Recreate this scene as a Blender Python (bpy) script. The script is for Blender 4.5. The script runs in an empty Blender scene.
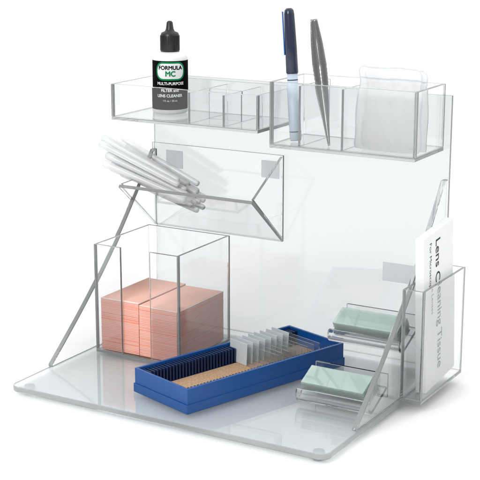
import bpy, bmesh, math, random
from mathutils import Vector, Matrix
random.seed(7)
S=0.01
scn=bpy.context.scene
col=scn.collection
scn.view_settings.view_transform='Standard'
scn.view_settings.look='None'
scn.view_settings.exposure=0
# ---------------------------------------------------------------- materials
def mat(name,color=(.8,.8,.8),rough=.5,metal=0,trans=0,ior=1.49,spec=.5,coat=0,sss=0,bump=None,noise=None,nr=(.4,.6)):
    m=bpy.data.materials.new(name);m.use_nodes=True
    nt=m.node_tree;b=nt.nodes['Principled BSDF']
    b.inputs['Base Color'].default_value=(*color,1)
    b.inputs['Roughness'].default_value=rough
    b.inputs['Metallic'].default_value=metal
    b.inputs['Transmission Weight'].default_value=trans
    b.inputs['IOR'].default_value=ior
    b.inputs['Specular IOR Level'].default_value=spec
    b.inputs['Coat Weight'].default_value=coat
    if sss:
        b.inputs['Subsurface Weight'].default_value=sss
        b.inputs['Subsurface Radius'].default_value=(.01,.01,.01)
        b.inputs['Subsurface Scale'].default_value=.3
    if bump or noise:
        tc=nt.nodes.new('ShaderNodeTexCoord')
    if bump:
        sc,st=bump
        n=nt.nodes.new('ShaderNodeTexNoise');n.inputs['Scale'].default_value=sc;n.inputs['Detail'].default_value=4
        nt.links.new(tc.outputs['Object'],n.inputs['Vector'])
        bp=nt.nodes.new('ShaderNodeBump');bp.inputs['Strength'].default_value=st;bp.inputs['Distance'].default_value=.001
        nt.links.new(n.outputs['Fac'],bp.inputs['Height']);nt.links.new(bp.outputs['Normal'],b.inputs['Normal'])
    if noise:
        sc,c2=noise
        n=nt.nodes.new('ShaderNodeTexNoise');n.inputs['Scale'].default_value=sc;n.inputs['Detail'].default_value=2
        nt.links.new(tc.outputs['Object'],n.inputs['Vector'])
        mx=nt.nodes.new('ShaderNodeMix');mx.data_type='RGBA'
        mx.inputs['A'].default_value=(*color,1);mx.inputs['B'].default_value=(*c2,1)
        rp=nt.nodes.new('ShaderNodeValToRGB');rp.color_ramp.elements[0].position=nr[0];rp.color_ramp.elements[1].position=nr[1]
        nt.links.new(n.outputs['Fac'],rp.inputs['Fac']);nt.links.new(rp.outputs['Color'],mx.inputs['Factor'])
        nt.links.new(mx.outputs['Result'],b.inputs['Base Color'])
    return m
def thin_plastic(name,color,clear,rough=.15,transl=.6):
    """milky thin film: diffuse + translucent, partly clear, with a soft sheen"""
    m=bpy.data.materials.new(name);m.use_nodes=True;nt=m.node_tree
    nt.nodes.remove(nt.nodes['Principled BSDF']);out=nt.nodes['Material Output']
    N=nt.nodes.new
    d=N('ShaderNodeBsdfDiffuse');t=N('ShaderNodeBsdfTranslucent');tr=N('ShaderNodeBsdfTransparent');g=N('ShaderNodeBsdfGlossy')
    for x in (d,t): x.inputs['Color'].default_value=(*color,1)
    g.inputs['Roughness'].default_value=rough
    a=N('ShaderNodeMixShader');a.inputs[0].default_value=transl;nt.links.new(d.outputs[0],a.inputs[1]);nt.links.new(t.outputs[0],a.inputs[2])
    b=N('ShaderNodeMixShader');b.inputs[0].default_value=clear;nt.links.new(a.outputs[0],b.inputs[1]);nt.links.new(tr.outputs[0],b.inputs[2])
    lw=N('ShaderNodeLayerWeight');lw.inputs['Blend'].default_value=.25
    c=N('ShaderNodeMixShader');nt.links.new(lw.outputs['Fresnel'],c.inputs[0]);nt.links.new(b.outputs[0],c.inputs[1]);nt.links.new(g.outputs[0],c.inputs[2])
    nt.links.new(c.outputs[0],out.inputs[0]);return m
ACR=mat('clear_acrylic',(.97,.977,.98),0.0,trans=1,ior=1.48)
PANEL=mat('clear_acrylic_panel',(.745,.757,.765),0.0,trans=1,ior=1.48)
BRACE=mat('clear_acrylic_brace',(.95,.96,.962),0.0,trans=1,ior=1.48)
ACRB=mat('clear_acrylic_base',(.93,.966,.975),0.02,trans=.85,ior=1.45)
EDGE=mat('polished_edge_painted_glint',(.97,.985,.985),.02,trans=.74,ior=1.48,noise=(9,(.74,.77,.78)),nr=(.35,.7))  # pale colour with grey mottling paints in the edges' brightness and broken refraction
FROST=mat('frosted_acrylic',(.88,.89,.90),.45,trans=.7,ior=1.3)
WHITE=mat('white_paper',(.82,.83,.84),.7)
FLOOR=mat('white_sweep',(.92,.92,.92),.6)
SAL=mat('salmon_paper',(.97,.33,.22),.85,spec=.15,noise=(60,(.97,.38,.27)))
SAL2=mat('pale_salmon_paper',(.98,.58,.47),.9,spec=.1)
WP=mat('white_sheet_paper',(.97,.80,.74),.85,spec=.1)
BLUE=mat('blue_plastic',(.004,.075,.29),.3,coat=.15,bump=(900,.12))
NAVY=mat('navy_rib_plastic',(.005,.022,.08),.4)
CORK=mat('cork',(.55,.37,.23),.9,bump=(900,.4),noise=(700,(.38,.23,.13)))
SLG=mat('slide_glass',(.96,.975,.98),.0,trans=.97,ior=1.12)
SLE=mat('slide_glass_edge',(.86,.90,.92),.05,trans=.9,ior=1.2)
SLF=mat('slide_frosted_end',(.60,.65,.68),.5,trans=.05)
GRN=mat('green_slide_glass',(.88,1.0,.965),.01,trans=.75,ior=1.4)
BLACK=mat('black_plastic',(.012,.012,.014),.35,bump=(300,.05))
BOT=mat('white_bottle_plastic',(.80,.81,.81),.35,sss=.2)
GREEN=mat('green_print',(.0,.22,.07),.6,spec=.2)
INK=mat('black_print',(.004,.004,.005),.7,spec=.03)
GINK=mat('soft_black_print',(.05,.05,.055),.7,spec=.1)
PENC=mat('dark_pen_cap',(.012,.02,.05),.25,coat=.3)
PENCLIP=mat('blue_pen_clip',(.02,.12,.42),.25)
PENB=mat('pale_pen_barrel',(.58,.68,.80),.3)
STEEL=mat('brushed_steel',(.36,.365,.37),.2,metal=1,bump=(400,.12))
BAG=thin_plastic('translucent_packet_plastic',(.97,.975,.98),.25,transl=.45)
SEAM=thin_plastic('packet_seam_plastic',(.70,.73,.76),.1,transl=.3)
PIP=mat('translucent_pipette_plastic',(.94,.95,.96),.06,trans=.5,ior=1.38)
RUB=mat('clear_rubber_foot',(.75,.78,.8),.4,trans=.6)
EDGED={'clear_acrylic','clear_acrylic_panel','clear_acrylic_base','clear_acrylic_brace'}
# ---------------------------------------------------------------- helpers
def finish(bm,name,m,parent=None,smooth=False,label=None,cat=None,group=None,extra=()):
    me=bpy.data.meshes.new(name);bm.normal_update()
    if m.name in EDGED:
        for f in bm.faces:
            if f.calc_area()/f.calc_perimeter()<.4*S: f.material_index=1
        extra=(EDGE,)
    bm.to_mesh(me);bm.free()
    me.materials.append(m)
    for e in extra: me.materials.append(e)
    if smooth:
        for p in me.polygons:p.use_smooth=True
    o=bpy.data.objects.new(name,me);col.objects.link(o)
    if parent: o.parent=parent
    if label:o['label']=label
    if cat:o['category']=cat
    if group:o['group']=group
    return o
def empty(name,loc,label,cat,group=None,rot=None):
    e=bpy.data.objects.new(name,None);col.objects.link(e);e.location=Vector(loc)*S
    e.empty_display_size=.01
    if rot:e.rotation_euler=rot
    e['label']=label;e['category']=cat
    if group:e['group']=group
    return e
def add_prism(bm,pts,ax,a0,a1,bev=.03,mi=0,off=(0,0,0)):
    t=bmesh.new()
    def mk(p,a):
        if ax==0:return (a,p[0],p[1])
        if ax==1:return (p[0],a,p[1])
        return (p[0],p[1],a)
    v0=[t.verts.new(Vector(mk(p,a0))*S) for p in pts]
    v1=[t.verts.new(Vector(mk(p,a1))*S) for p in pts]
    t.faces.new(v0);t.faces.new(v1[::-1])
    n=len(pts)
    for i in range(n):
        t.faces.new([v0[i],v1[i],v1[(i+1)%n],v0[(i+1)%n]])
    bmesh.ops.recalc_face_normals(t,faces=t.faces)
    if bev: bmesh.ops.bevel(t,geom=[e for e in t.edges if e.calc_face_angle(0)>.5],offset=bev*S,segments=2,profile=.5,affect='EDGES')
    for f in t.faces:f.material_index=mi
    for v in t.verts: v.co+=Vector(off)*S
    me=bpy.data.meshes.new('tmp');t.to_mesh(me);t.free();bm.from_mesh(me);bpy.data.meshes.remove(me)
def add_box(bm,x0,x1,y0,y1,z0,z1,bev=.03,mi=0):
    add_prism(bm,[(x0,y0),(x1,y0),(x1,y1),(x0,y1)],2,z0,z1,bev,mi)
def box(name,x0,x1,y0,y1,z0,z1,m,parent=None,bev=.03,**k):
    bm=bmesh.new();add_box(bm,x0,x1,y0,y1,z0,z1,bev);return finish(bm,name,m,parent,**k)
def lathe(bm,prof,n=40,mi=0,mtx=None):
    rings=[]
    for r,z in prof:
        if r<1e-5:
            rings.append([bm.verts.new(Vector((0,0,z))*S)])
        else:
            rings.append([bm.verts.new(Vector((r*math.cos(2*math.pi*i/n),r*math.sin(2*math.pi*i/n),z))*S) for i in range(n)])
    for a,b in zip(rings,rings[1:]):
        if len(a)==1 and len(b)==1: continue
        for i in range(n):
            j=(i+1)%n
            if len(a)==1: f=bm.faces.new([a[0],b[j],b[i]])
            elif len(b)==1: f=bm.faces.new([a[i],a[j],b[0]])
            else: f=bm.faces.new([a[i],a[j],b[j],b[i]])
            f.material_index=mi
            f.smooth=True
    if mtx is not None:
        for r in rings:
            for v in r: v.co=mtx@v.co
def rounded(x0,x1,y0,y1,r,n=8):
    p=[]
    for cx,cy,a in ((x1-r,y0+r,-90),(x1-r,y1-r,0),(x0+r,y1-r,90),(x0+r,y0+r,180)):
        for i in range(n+1):
            t=math.radians(a+90*i/n);p.append((cx+r*math.cos(t),cy+r*math.sin(t)))
    return p
def text_mesh(s,size,bold=0.0,align='CENTER'):
    """flat lettering; bold letters are thickened with slightly shifted copies stacked a hair apart"""
    c=bpy.data.curves.new('t','FONT');c.body=s;c.size=size*S;c.align_x=align;c.align_y='CENTER'
    o=bpy.data.objects.new('t',c);col.objects.link(o)
    bpy.context.view_layer.update()
    me=bpy.data.meshes.new_from_object(o.evaluated_get(bpy.context.evaluated_depsgraph_get()))
    bpy.data.objects.remove(o)
    if bold:
        bm=bmesh.new()
        for k,(dx,dy) in enumerate(((-1,0),(1,0),(0,1),(0,-1))):
            m2=me.copy()
            for v in m2.vertices: v.co+=Vector((dx*bold*S,dy*bold*S,k*.004*S))
            bm.from_mesh(m2);bpy.data.meshes.remove(m2)
        bm.to_mesh(me);bm.free()
    return me
def place_text(name,s,size,m,origin,xd,yd,parent,bold=0,align='CENTER'):
    me=text_mesh(s,size,bold,align=align)
    X=Vector(xd);Y=Vector(yd);Z=X.cross(Y);O=Vector(origin)*S
    for v in me.vertices: v.co=O+X*v.co.x+Y*v.co.y+Z*v.co.z
    me.name=name;me.materials.clear();me.materials.append(m)
    o=bpy.data.objects.new(name,me);col.objects.link(o);o.parent=parent;return o
# ---------------------------------------------------------------- ground
bm=bmesh.new();add_box(bm,-600,600,-600,600,-3,-1.05,0)
g=finish(bm,'ground',FLOOR);g['kind']='structure'
# ---------------------------------------------------------------- stand
stand=empty('workstation_stand',(0,0,0),'clear acrylic desktop organiser stand with trays and pockets','organiser')
bm=bmesh.new();add_prism(bm,rounded(0,36,0,27.4,1.1),2,-.6,0,.12)
finish(bm,'base_plate',ACRB,stand)
for x,y in ((1.5,1.5),(34.6,1.3),(1.5,26),(34.6,26)):
    bm=bmesh.new();lathe(bm,[(0,-1.04),(.45,-1.04),(.55,-.95),(.55,-.7),(.5,-.61),(0,-.61)],24,mtx=Matrix.Translation(Vector((x,y,0))*S));finish(bm,'foot',RUB,stand)
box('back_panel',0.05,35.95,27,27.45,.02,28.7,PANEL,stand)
# braces: front edge sweeps in a shallow concave curve
G=[(6.4,.02),(26.95,.02),(26.95,20.2),(26.2,20.2)]
for i in range(13,0,-1):
    t=i/14
    yy=6.4+(26.2-6.4)*t; zz=.35+(20.2-.35)*t
    s_=1.0*math.sin(math.pi*t)
    G.append((yy+.7*s_,zz-.7*s_))
G.append((6.4,.35))
for x in (.05,35.4):
    bm=bmesh.new();add_prism(bm,G,0,x,x+.55,.1);finish(bm,'side_brace',BRACE,stand)
def tray(name,x0,x1,y0,y1,z0,z1,divs,t=.3,cross=()):
    bm=bmesh.new();e=.02
    add_box(bm,x0,x1,y0,y1,z0,z0+t,.05)
    add_box(bm,x0,x1,y0,y0+t,z0+t+e,z1,.05)
    add_box(bm,x0,x1,y1-t,y1,z0+t+e,z1,.05)
    add_box(bm,x0,x0+t,y0+t+e,y1-t-e,z0+t+e,z1,.05)
    add_box(bm,x1-t,x1,y0+t+e,y1-t-e,z0+t+e,z1,.05)
    o=finish(bm,name,ACR,stand)
    for d in divs:
        box('divider',d,d+.25,y0+t+e,y1-t-e,z0+t+e,z1-.3,ACR,o)
    for (a,b,yy) in cross:
        box('divider',a,b,yy,yy+.25,z0+t+e,z1-.3,ACR,o)
    return o
tray('tray',0.2,18.4,18.6,26.95,24.6,28.5,(9.9,14.1),t=.33,cross=((10.2,14.05,22.6),))
tray('deep_tray',19.2,35.3,19.6,26.95,23.1,29.9,(22.4,27.2),t=.36)
# v trough
bm=bmesh.new()
add_box(bm,0,17,26.65,26.95,11.3,20.9)
add_prism(bm,[(26.6,11.3),(26.6,11.7),(20.1,17.15),(19.87,16.85)],0,0,17)
add_prism(bm,[(26.6,11.78),(26.6,17.4),(20.3,17.2)],0,0,.3)
add_prism(bm,[(26.6,11.78),(26.6,20.8),(20.3,17.2)],0,16.7,17)
finish(bm,'angled_holder',ACR,stand)
box('mounting_pad',2.0,4.2,26.55,26.62,18.2,20.2,FROST,stand,bev=0)
box('mounting_pad',14.4,16.4,26.55,26.62,18.3,20.2,FROST,stand,bev=0)
box('mounting_pad',29,33,26.85,26.95,8.6,10.6,FROST,stand,bev=0)
# card box with notched front
bm=bmesh.new();x0,x1,y0,y1,h,t=1.5,12.2,13,23.5,12.1,.3
add_box(bm,x0,x1,y0,y1,.02,.3)
for a,b in ((x0,x0+3.4),(x1-3.6,x1)): add_box(bm,a,b,y0,y0+t,.32,h)
add_box(bm,x0,x1,y1-t,y1,.32,h)
add_box(bm,x0,x0+t,y0+t+.02,y1-t-.02,.32,h);add_box(bm,x1-t,x1,y0+t+.02,y1-t-.02,.32,h)
finish(bm,'card_box',ACR,stand)
# tissue pocket
bm=bmesh.new();x0,x1,y0,y1,h,t=36.05,38.3,15.8,26.6,11.4,.28
add_box(bm,x0,x1,y0,y1,.02,.3)
add_box(bm,x0,x1,y0,y0+t,.32,h);add_box(bm,x0,x1,y1-t,y1,.32,h)
add_box(bm,x1-t,x1,y0+t+.02,y1-t-.02,.32,h);add_box(bm,x0,x0+t,y0+t+.02,y1-t-.02,.32,h)
finish(bm,'tissue_pocket',ACR,stand)
# slide cradles
def frame(y,z,a,u,w): return (y+u*math.cos(a)-w*math.sin(a), z+u*math.sin(a)+w*math.cos(a))
A=math.radians(24)
cr=[(10.6,.95),(17.4,5.1)]
for y,z in cr:
    bm=bmesh.new()
    f=lambda u,w:frame(y,z,A,u,w)
    prof=[f(-.32,1.02)]+[f(-.35+.75*math.cos(math.radians(a)),.42+.78*math.sin(math.radians(a))) for a in range(110,265,8)]+[f(3.1,-.4),f(3.1,-.04)]+[f(-.35+.36*math.cos(math.radians(a)),.36+.36*math.sin(math.radians(a))) for a in range(265,120,-10)]
    add_prism(bm,prof,0,27.9,35.3,0)
    b=f(3.12,-.4)
    add_box(bm,27.9,35.3,b[0]+.02,b[0]+.32,b[1]-.9,b[1]+1.5)
    o=finish(bm,'slide_cradle',ACR,stand)
    for p in o.data.polygons:
        if p.area>.6*S*S: p.material_index=0
# ---------------------------------------------------------------- green slide stacks
for k,(y,z) in enumerate(cr):
    n=13
    for i in range(n):
        bm=bmesh.new()
        w0=i*.125
        p=[frame(y,z,A,u,w) for u,w in ((0,w0),(2.5,w0),(2.5,w0+.105),(0,w0+.105))]
        dx=random.uniform(-.06,.06)
        add_prism(bm,p,0,28.2+dx,34.8+dx,.015)
        finish(bm,'glass_slide',GRN,label='pale green glass microscope slide stacked in an acrylic cradle',cat='microscope slide',group='stacked glass slides in cradles')
# ---------------------------------------------------------------- cards
for k,(a,b) in enumerate(((2.0,6.8),(6.88,11.7))):
    bm=bmesh.new();z=.34
    top=6.1-(.2 if k else 0);q=0
    while z<top:
        j=random.uniform;th=j(.038,.05)
        mi=(0,2,0,1)[q%4] if random.random()<.92 else 0
        q+=1
        if z>top-.05: mi=2
        add_box(bm,a+j(-.015,.015),b+j(-.015,.015),13.5+j(-.02,.03),22.6+j(-.02,.02),z,z+th-.004,0,mi);z+=th+.002
    add_box(bm,a+.16,b-.14,13.72,22.4,z,z+.02,0,1)
    finish(bm,'paper_stack',SAL,label='stack of salmon pink and white paper squares in clear box',cat='paper stack',group='paper stacks in clear box',extra=(SAL2,WP))
# ---------------------------------------------------------------- blue slide box
ang=math.atan2(20,6.7)
R=empty('slide_box',(20.0,2.3,0.02),'open blue plastic microscope slide box on base plate','slide box',rot=(0,0,ang))
L,Wd,H=21.2,8.3,2.5
bm=bmesh.new()
add_box(bm,0,L,0,Wd,0,.3,.05)
for a in ((0,L,0,.28),(0,L,Wd-.28,Wd)): add_box(bm,a[0],a[1],a[2],a[3],.25,H,.05)
for a in ((.0,.28),(L-.28,L)): add_box(bm,a[0]+(.01 if a[0]==0 else -.01),a[1]+(.01 if a[0]==0 else -.01),.05,Wd-.05,.25,H-.01,.05)
finish(bm,'box_body',BLUE,R)
bm=bmesh.new()
for a in ((-.1,L+.1,-.1,-.005),(-.1,L+.1,Wd+.005,Wd+.1)): add_box(bm,a[0],a[1],a[2],a[3],0,.9,.02)
for a in ((-.1,-.005),(L+.005,L+.1)): add_box(bm,a[0],a[1],0,Wd,0,.9,.02)
finish(bm,'box_rim',BLUE,R)
box('cork_liner',.3,L-.3,1.0,Wd-1.65,.31,.7,CORK,R,bev=.02)
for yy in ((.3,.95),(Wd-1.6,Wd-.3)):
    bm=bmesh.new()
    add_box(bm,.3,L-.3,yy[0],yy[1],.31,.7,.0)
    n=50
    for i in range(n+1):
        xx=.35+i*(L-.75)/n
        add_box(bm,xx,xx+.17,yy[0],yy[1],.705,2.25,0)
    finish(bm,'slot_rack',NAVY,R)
M=Matrix.Translation(Vector((20.0,2.3,0.02))*S)@Matrix.Rotation(ang,4,'Z')
for i in range(8):
    xx=12.1+i*.84+random.uniform(-.03,.03)
    bm=bmesh.new()
    add_box(bm,-.05,.05,.5,Wd-3.2,0,2.3,0,0)
    add_box(bm,-.055,.055,Wd-3.19,Wd-.5,0,2.3,.01,1)
    bm.faces.ensure_lookup_table();bm.normal_update()
    for f in bm.faces:
        if f.material_index==0 and f.calc_area()/f.calc_perimeter()<.1*S: f.material_index=2
    lean=math.radians(random.uniform(2,4))
    mt=M@Matrix.Translation(Vector((xx,0,.73))*S)@Matrix.Rotation(lean,4,'Y')
    bmesh.ops.transform(bm,matrix=mt,verts=bm.verts)
    finish(bm,'glass_slide',SLG,label='glass microscope slide with frosted end standing in blue box',cat='microscope slide',group='slides standing in blue box',extra=(SLF,SLE))
# ---------------------------------------------------------------- bottle
bx,by,bz=4.1,24.4,24.98
B=empty('dropper_bottle',(bx,by,bz),'small lens cleaner dropper bottle with black cap in tray','bottle')
bm=bmesh.new();lathe(bm,[(0,0),(1.8,0),(1.92,.1),(1.95,.25),(1.95,5.8),(1.9,6.1),(1.7,6.35),(1.2,6.6),(.9,6.7),(0,6.7)],64);finish(bm,'bottle_body',BOT,B)
bm=bmesh.new();lathe(bm,[(0,6.65),(1.0,6.65),(1.05,6.75),(1.0,8.5),(.9,8.7),(.55,8.85),(.42,9.1),(.33,9.8),(.2,9.95),(0,9.98)],48)
for i in range(32):
    a=2*math.pi*i/32
    t=bmesh.new();bmesh.ops.create_cube(t,size=1)
    bmesh.ops.transform(t,matrix=Matrix.Rotation(a,4,'Z')@Matrix.Translation(Vector((1.03,0,7.6))*S)@Matrix.Diagonal((.08*S,.09*S,1.6*S,1)),verts=t.verts)
    me=bpy.data.meshes.new('x');t.to_mesh(me);t.free();bm.from_mesh(me)
finish(bm,'cap',BLACK,B)
face=math.radians(-56.8)
def wrapo(name,me,r,zc,m,par=None,base=None):
    for v in me.vertices:
        a=face+v.co.x/(r*S);rr=r*S+v.co.z
        v.co=Vector((rr*math.cos(a),rr*math.sin(a),v.co.y+(zc+.2)*S))
    me.name=name;me.materials.clear();me.materials.append(m)
    o=bpy.data.objects.new(name,me);col.objects.link(o);o.parent=par or B
def patch(w,h,rad,n=60):
    bm=bmesh.new();rows=[]
    for i in range(n+1):
        x=-w/2+w*i/n
        e=max(0,rad-(w/2-abs(x)))
        y=h/2-rad+math.sqrt(max(0,rad*rad-e*e))
        rows.append((bm.verts.new((x*S,-y*S,0)),bm.verts.new((x*S,y*S,0))))
    for a,b in zip(rows,rows[1:]): bm.faces.new([a[0],b[0],b[1],a[1]])
    me=bpy.data.meshes.new('p');bm.to_mesh(me);bm.free();return me
wrapo('label_band',patch(5.8,5.3,.15),1.957,2.95,INK)
wrapo('label_border',patch(3.4,2.0,.85),1.966,4.5,GREEN)
wrapo('label_panel',patch(3.05,1.65,.7),1.974,4.5,WHITE)
wrapo('lettering',text_mesh('FORMULA',.6,.02),2.0,4.86,INK)
wrapo('lettering',text_mesh('MC',.78,.03),2.0,4.2,GREEN)
for i,s in enumerate(('MULTI-PURPOSE','FILTER and','LENS CLEANER')):
    wrapo('lettering',text_mesh(s,.43,.012),2.0,(3.15,2.42,1.84)[i],WHITE)
wrapo('lettering',text_mesh('1 fl. oz. / 30 ml',.27),2.0,1.3,WHITE)
# ---------------------------------------------------------------- pen
def stickmtx(base,top):
    b=Vector(base);t=Vector(top);d=(t-b).normalized()
    return d.to_track_quat('Z','Y').to_matrix().to_4x4()
P=empty('marker_pen',(20.9,22.2,23.6),'marker pen with dark cap and pale barrel standing in tray','pen')
mt=stickmtx((20.9,22.2,23.6),(19.8,22.5,37.1))
bm=bmesh.new();lathe(bm,[(0,0),(.45,0),(.52,.12),(.55,.6),(.55,6.9),(0,6.9)],32,mtx=mt);finish(bm,'barrel',PENB,P)
bm=bmesh.new();lathe(bm,[(0,6.91),(.6,6.91),(.63,7.0),(.61,9.6),(.52,12.9),(.46,13.3),(.28,13.5),(0,13.52)],32,mtx=mt);finish(bm,'cap',PENC,P)
bm=bmesh.new();add_prism(bm,[(-.2,0),(.2,0),(.2,4.4),(-.2,4.4)],1,.61,.73,.03,off=(0,0,8.8))
bmesh.ops.transform(bm,matrix=mt@Matrix.Rotation(math.radians(-146),4,'Z'),verts=bm.verts);finish(bm,'clip',PENCLIP,P)
for (z0,z1,a0,a1) in ((6.2,6.3,0,360),(.9,1.0,0,360),(2.2,5.4,-64,-42),(2.6,5.0,-84,-76)):
    bm=bmesh.new();n=max(4,int((a1-a0)/8));pr=None
    for i in range(n+1):
        a=math.radians(a0+(a1-a0)*i/n)
        vs=[bm.verts.new(mt@(Vector((.556*math.cos(a),.556*math.sin(a),z))*S)) for z in (z0,z1)]
        if pr: bm.faces.new([pr[0],vs[0],vs[1],pr[1]])
        pr=vs
    finish(bm,'printed_marking',PENC,P)
# ---------------------------------------------------------------- tweezers
d0=Vector((25.1,21.6,23.55));d1=Vector((22.8,22.2,36.1))
T=empty('tweezers',d0,'pointed steel tweezers leaning upright in tray','tweezers')
ax=(d1-d0).normalized();cam_dir=Vector((.5,-.84,.2));side=ax.cross(cam_dir).normalized();nor=side.cross(ax)
def lerp(tab,t):
    for (a,x),(b,y) in zip(tab,tab[1:]):
        if t<=b: return x+(y-x)*(t-a)/(b-a)
    return tab[-1][1]
offs=[(0,.06),(.15,.16),(.4,.33),(.6,.38),(.8,.32),(.93,.22),(1,.17)]
ths=[(0,.055),(.2,.155),(.45,.32),(.65,.36),(.85,.28),(1,.17)]
for sg in (-1,1):
    bm=bmesh.new();N=60;prev=None;K8=16
    for i in range(N+1):
        t=i/N
        c=d0+(d1-d0)*t+side*sg*lerp(offs,t)
        th=lerp(ths,t);wd=th*.5
        if .42<t<.62 and i%2: th*=.9
        def sq(v): return math.copysign(abs(v)**.6,v)
        vs=[bm.verts.new((c+side*(sq(math.cos(2*math.pi*q/K8))*th)+nor*(sq(math.sin(2*math.pi*q/K8))*wd+(.04*sg))-d0)*S) for q in range(K8)]
        if prev:
            for q in range(K8): bm.faces.new([prev[q],prev[(q+1)%K8],vs[(q+1)%K8],vs[q]])
        else: bm.faces.new(vs)
        prev=vs
    bm.faces.new(prev[::-1]);bmesh.ops.recalc_face_normals(bm,faces=bm.faces)
    finish(bm,'tweezer_arm',STEEL,T,smooth=True)
# ---------------------------------------------------------------- translucent packets (thin film)
wtab=[(0,3.3),(.05,3.5),(.5,3.35),(.8,3.25),(.87,3.35),(.93,3.4),(.97,3.25),(1,2.85)]
for q in range(2):
    bm=bmesh.new();nx,nz=44,60
    y0=21.6+q*1.0;zt=8.4-q*.25;x0=31.3+(0,.32)[q];ph=q*2.3
    gr={}
    for i in range(nx+1):
        for k2 in range(nz+1):
            u=-1+2*i/nx;v=k2/nz
            x=x0+u*lerp(wtab,v)+.35*v+.05*math.sin(9*v+ph)
            z=23.5+v*zt+.12*(abs(u)**4)*(1 if v<.1 else 0)+.05*math.sin(4*u+ph)*v
            flare=.5*max(0,(v-.84)/.16)
            fold=.15*math.sin(4*u+5*v+ph)*math.sin(math.pi*v)+.11*math.sin(9*u-8*v+ph)*v+.05*math.sin(19*u+13*v+ph)
            y=y0-flare+fold-.22*math.cos(math.pi*u/2)*math.sin(math.pi*v)
            gr[i,k2]=bm.verts.new(Vector((x,y,z))*S)
    for i in range(nx):
        for k2 in range(nz):
            f=bm.faces.new([gr[i,k2],gr[i+1,k2],gr[i+1,k2+1],gr[i,k2+1]])
            if i==0 or i==nx-1 or k2==nz-1 or k2==nz-9: f.material_index=1
    finish(bm,'plastic_packet',BAG,smooth=True,label='thin translucent white plastic packet standing in deep clear tray',cat='packet',group='plastic packets in deep tray',extra=(SEAM,))
# ---------------------------------------------------------------- tissue packet
K=empty('tissue_packet',(36.8,18.1,.35),'white lens cleaning tissue packet standing in clear pocket','tissue packet',rot=(math.radians(5),0,0))
ht=16.0;wy=7.5
bm=bmesh.new();add_box(bm,0,.9,0,wy,0,ht,.05);finish(bm,'packet_body',WHITE,K)
place_text('lettering','Lens Cleaning Tissue',1.62,GINK,(.91,wy*.46,ht-.8),(0,0,-1),(0,1,0),K,align='LEFT',bold=.012)
place_text('lettering','For Microscope Lenses',.78,GINK,(.91,wy*.22,ht-.8),(0,0,-1),(0,1,0),K,align='LEFT')
# ---------------------------------------------------------------- pipettes
for r in range(4):
    for c in range(5):
        j=random.uniform
        by_=22.3+c*.86+(r%2)*.42
        bx_=7.6+j(-.7,.5)-r*.4
        bz_=14.5+max(0,(23.9-by_))*.85+r*.74
        slope=.31+.04*r+j(-.01,.01)
        d=Vector((-1,-.04+(c-2)*.02+j(-.01,.01),slope)).normalized()
        ln=10.9+j(-.5,.5)
        mt=Matrix.Translation(Vector((bx_,by_,bz_))*S)@d.to_track_quat('Z','Y').to_matrix().to_4x4()
        bm=bmesh.new();lathe(bm,[(0,0),(.2,.03),(.3,.12),(.34,.3),(.34,ln-2),(.37,ln-1.6),(.43,ln-1.2),(.44,ln-.48),(.40,ln-.24),(.3,ln-.09),(.15,ln-.01),(0,ln)],24,mtx=mt)
        finish(bm,'transfer_pipette',PIP,label='translucent white plastic transfer pipette lying in angled holder',cat='pipette',group='pipettes in angled holder')
# ---------------------------------------------------------------- light
w=bpy.data.worlds.new('World');scn.world=w;w.use_nodes=True;nt=w.node_tree;bg=nt.nodes['Background']
tc=nt.nodes.new('ShaderNodeTexCoord');sp=nt.nodes.new('ShaderNodeSeparateXYZ');nt.links.new(tc.outputs['Generated'],sp.inputs[0])
def mapr(sock,a,b,c,d):
    mr=nt.nodes.new('ShaderNodeMapRange');mr.inputs['From Min'].default_value=a;mr.inputs['From Max'].default_value=b;mr.inputs['To Min'].default_value=c;mr.inputs['To Max'].default_value=d
    nt.links.new(sock,mr.inputs['Value']);return mr.outputs['Result']
my=mapr(sp.outputs['Y'],-.75,.2,.4,1.0);mz=mapr(sp.outputs['Z'],0,.8,.7,1.7)
mu=nt.nodes.new('ShaderNodeMath');mu.operation='MULTIPLY';nt.links.new(my,mu.inputs[0]);nt.links.new(mz,mu.inputs[1])
nt.links.new(mu.outputs[0],bg.inputs['Strength']);bg.inputs['Color'].default_value=(.99,1,.998,1)
def area(name,loc,tgt,size,power):
    l=bpy.data.lights.new(name,'AREA');l.size=size;l.energy=power
    o=bpy.data.objects.new(name,l);col.objects.link(o);o.location=loc
    o.rotation_euler=(Vector(tgt)-Vector(loc)).to_track_quat('-Z','Y').to_euler()
area('key_softbox',(.1,-1.6,1.3),(.2,.15,.1),.8,23)
# ---------------------------------------------------------------- camera
c=bpy.data.cameras.new('camera');co=bpy.data.objects.new('camera',c);col.objects.link(co);scn.camera=co
c.sensor_width=36;c.lens=36*1360.6/480;c.clip_start=.05;c.clip_end=50
co.location=Vector((85.792,-100.706,47.993))*S
co.rotation_euler=(math.radians(90-14.15),0,math.radians(30.21))
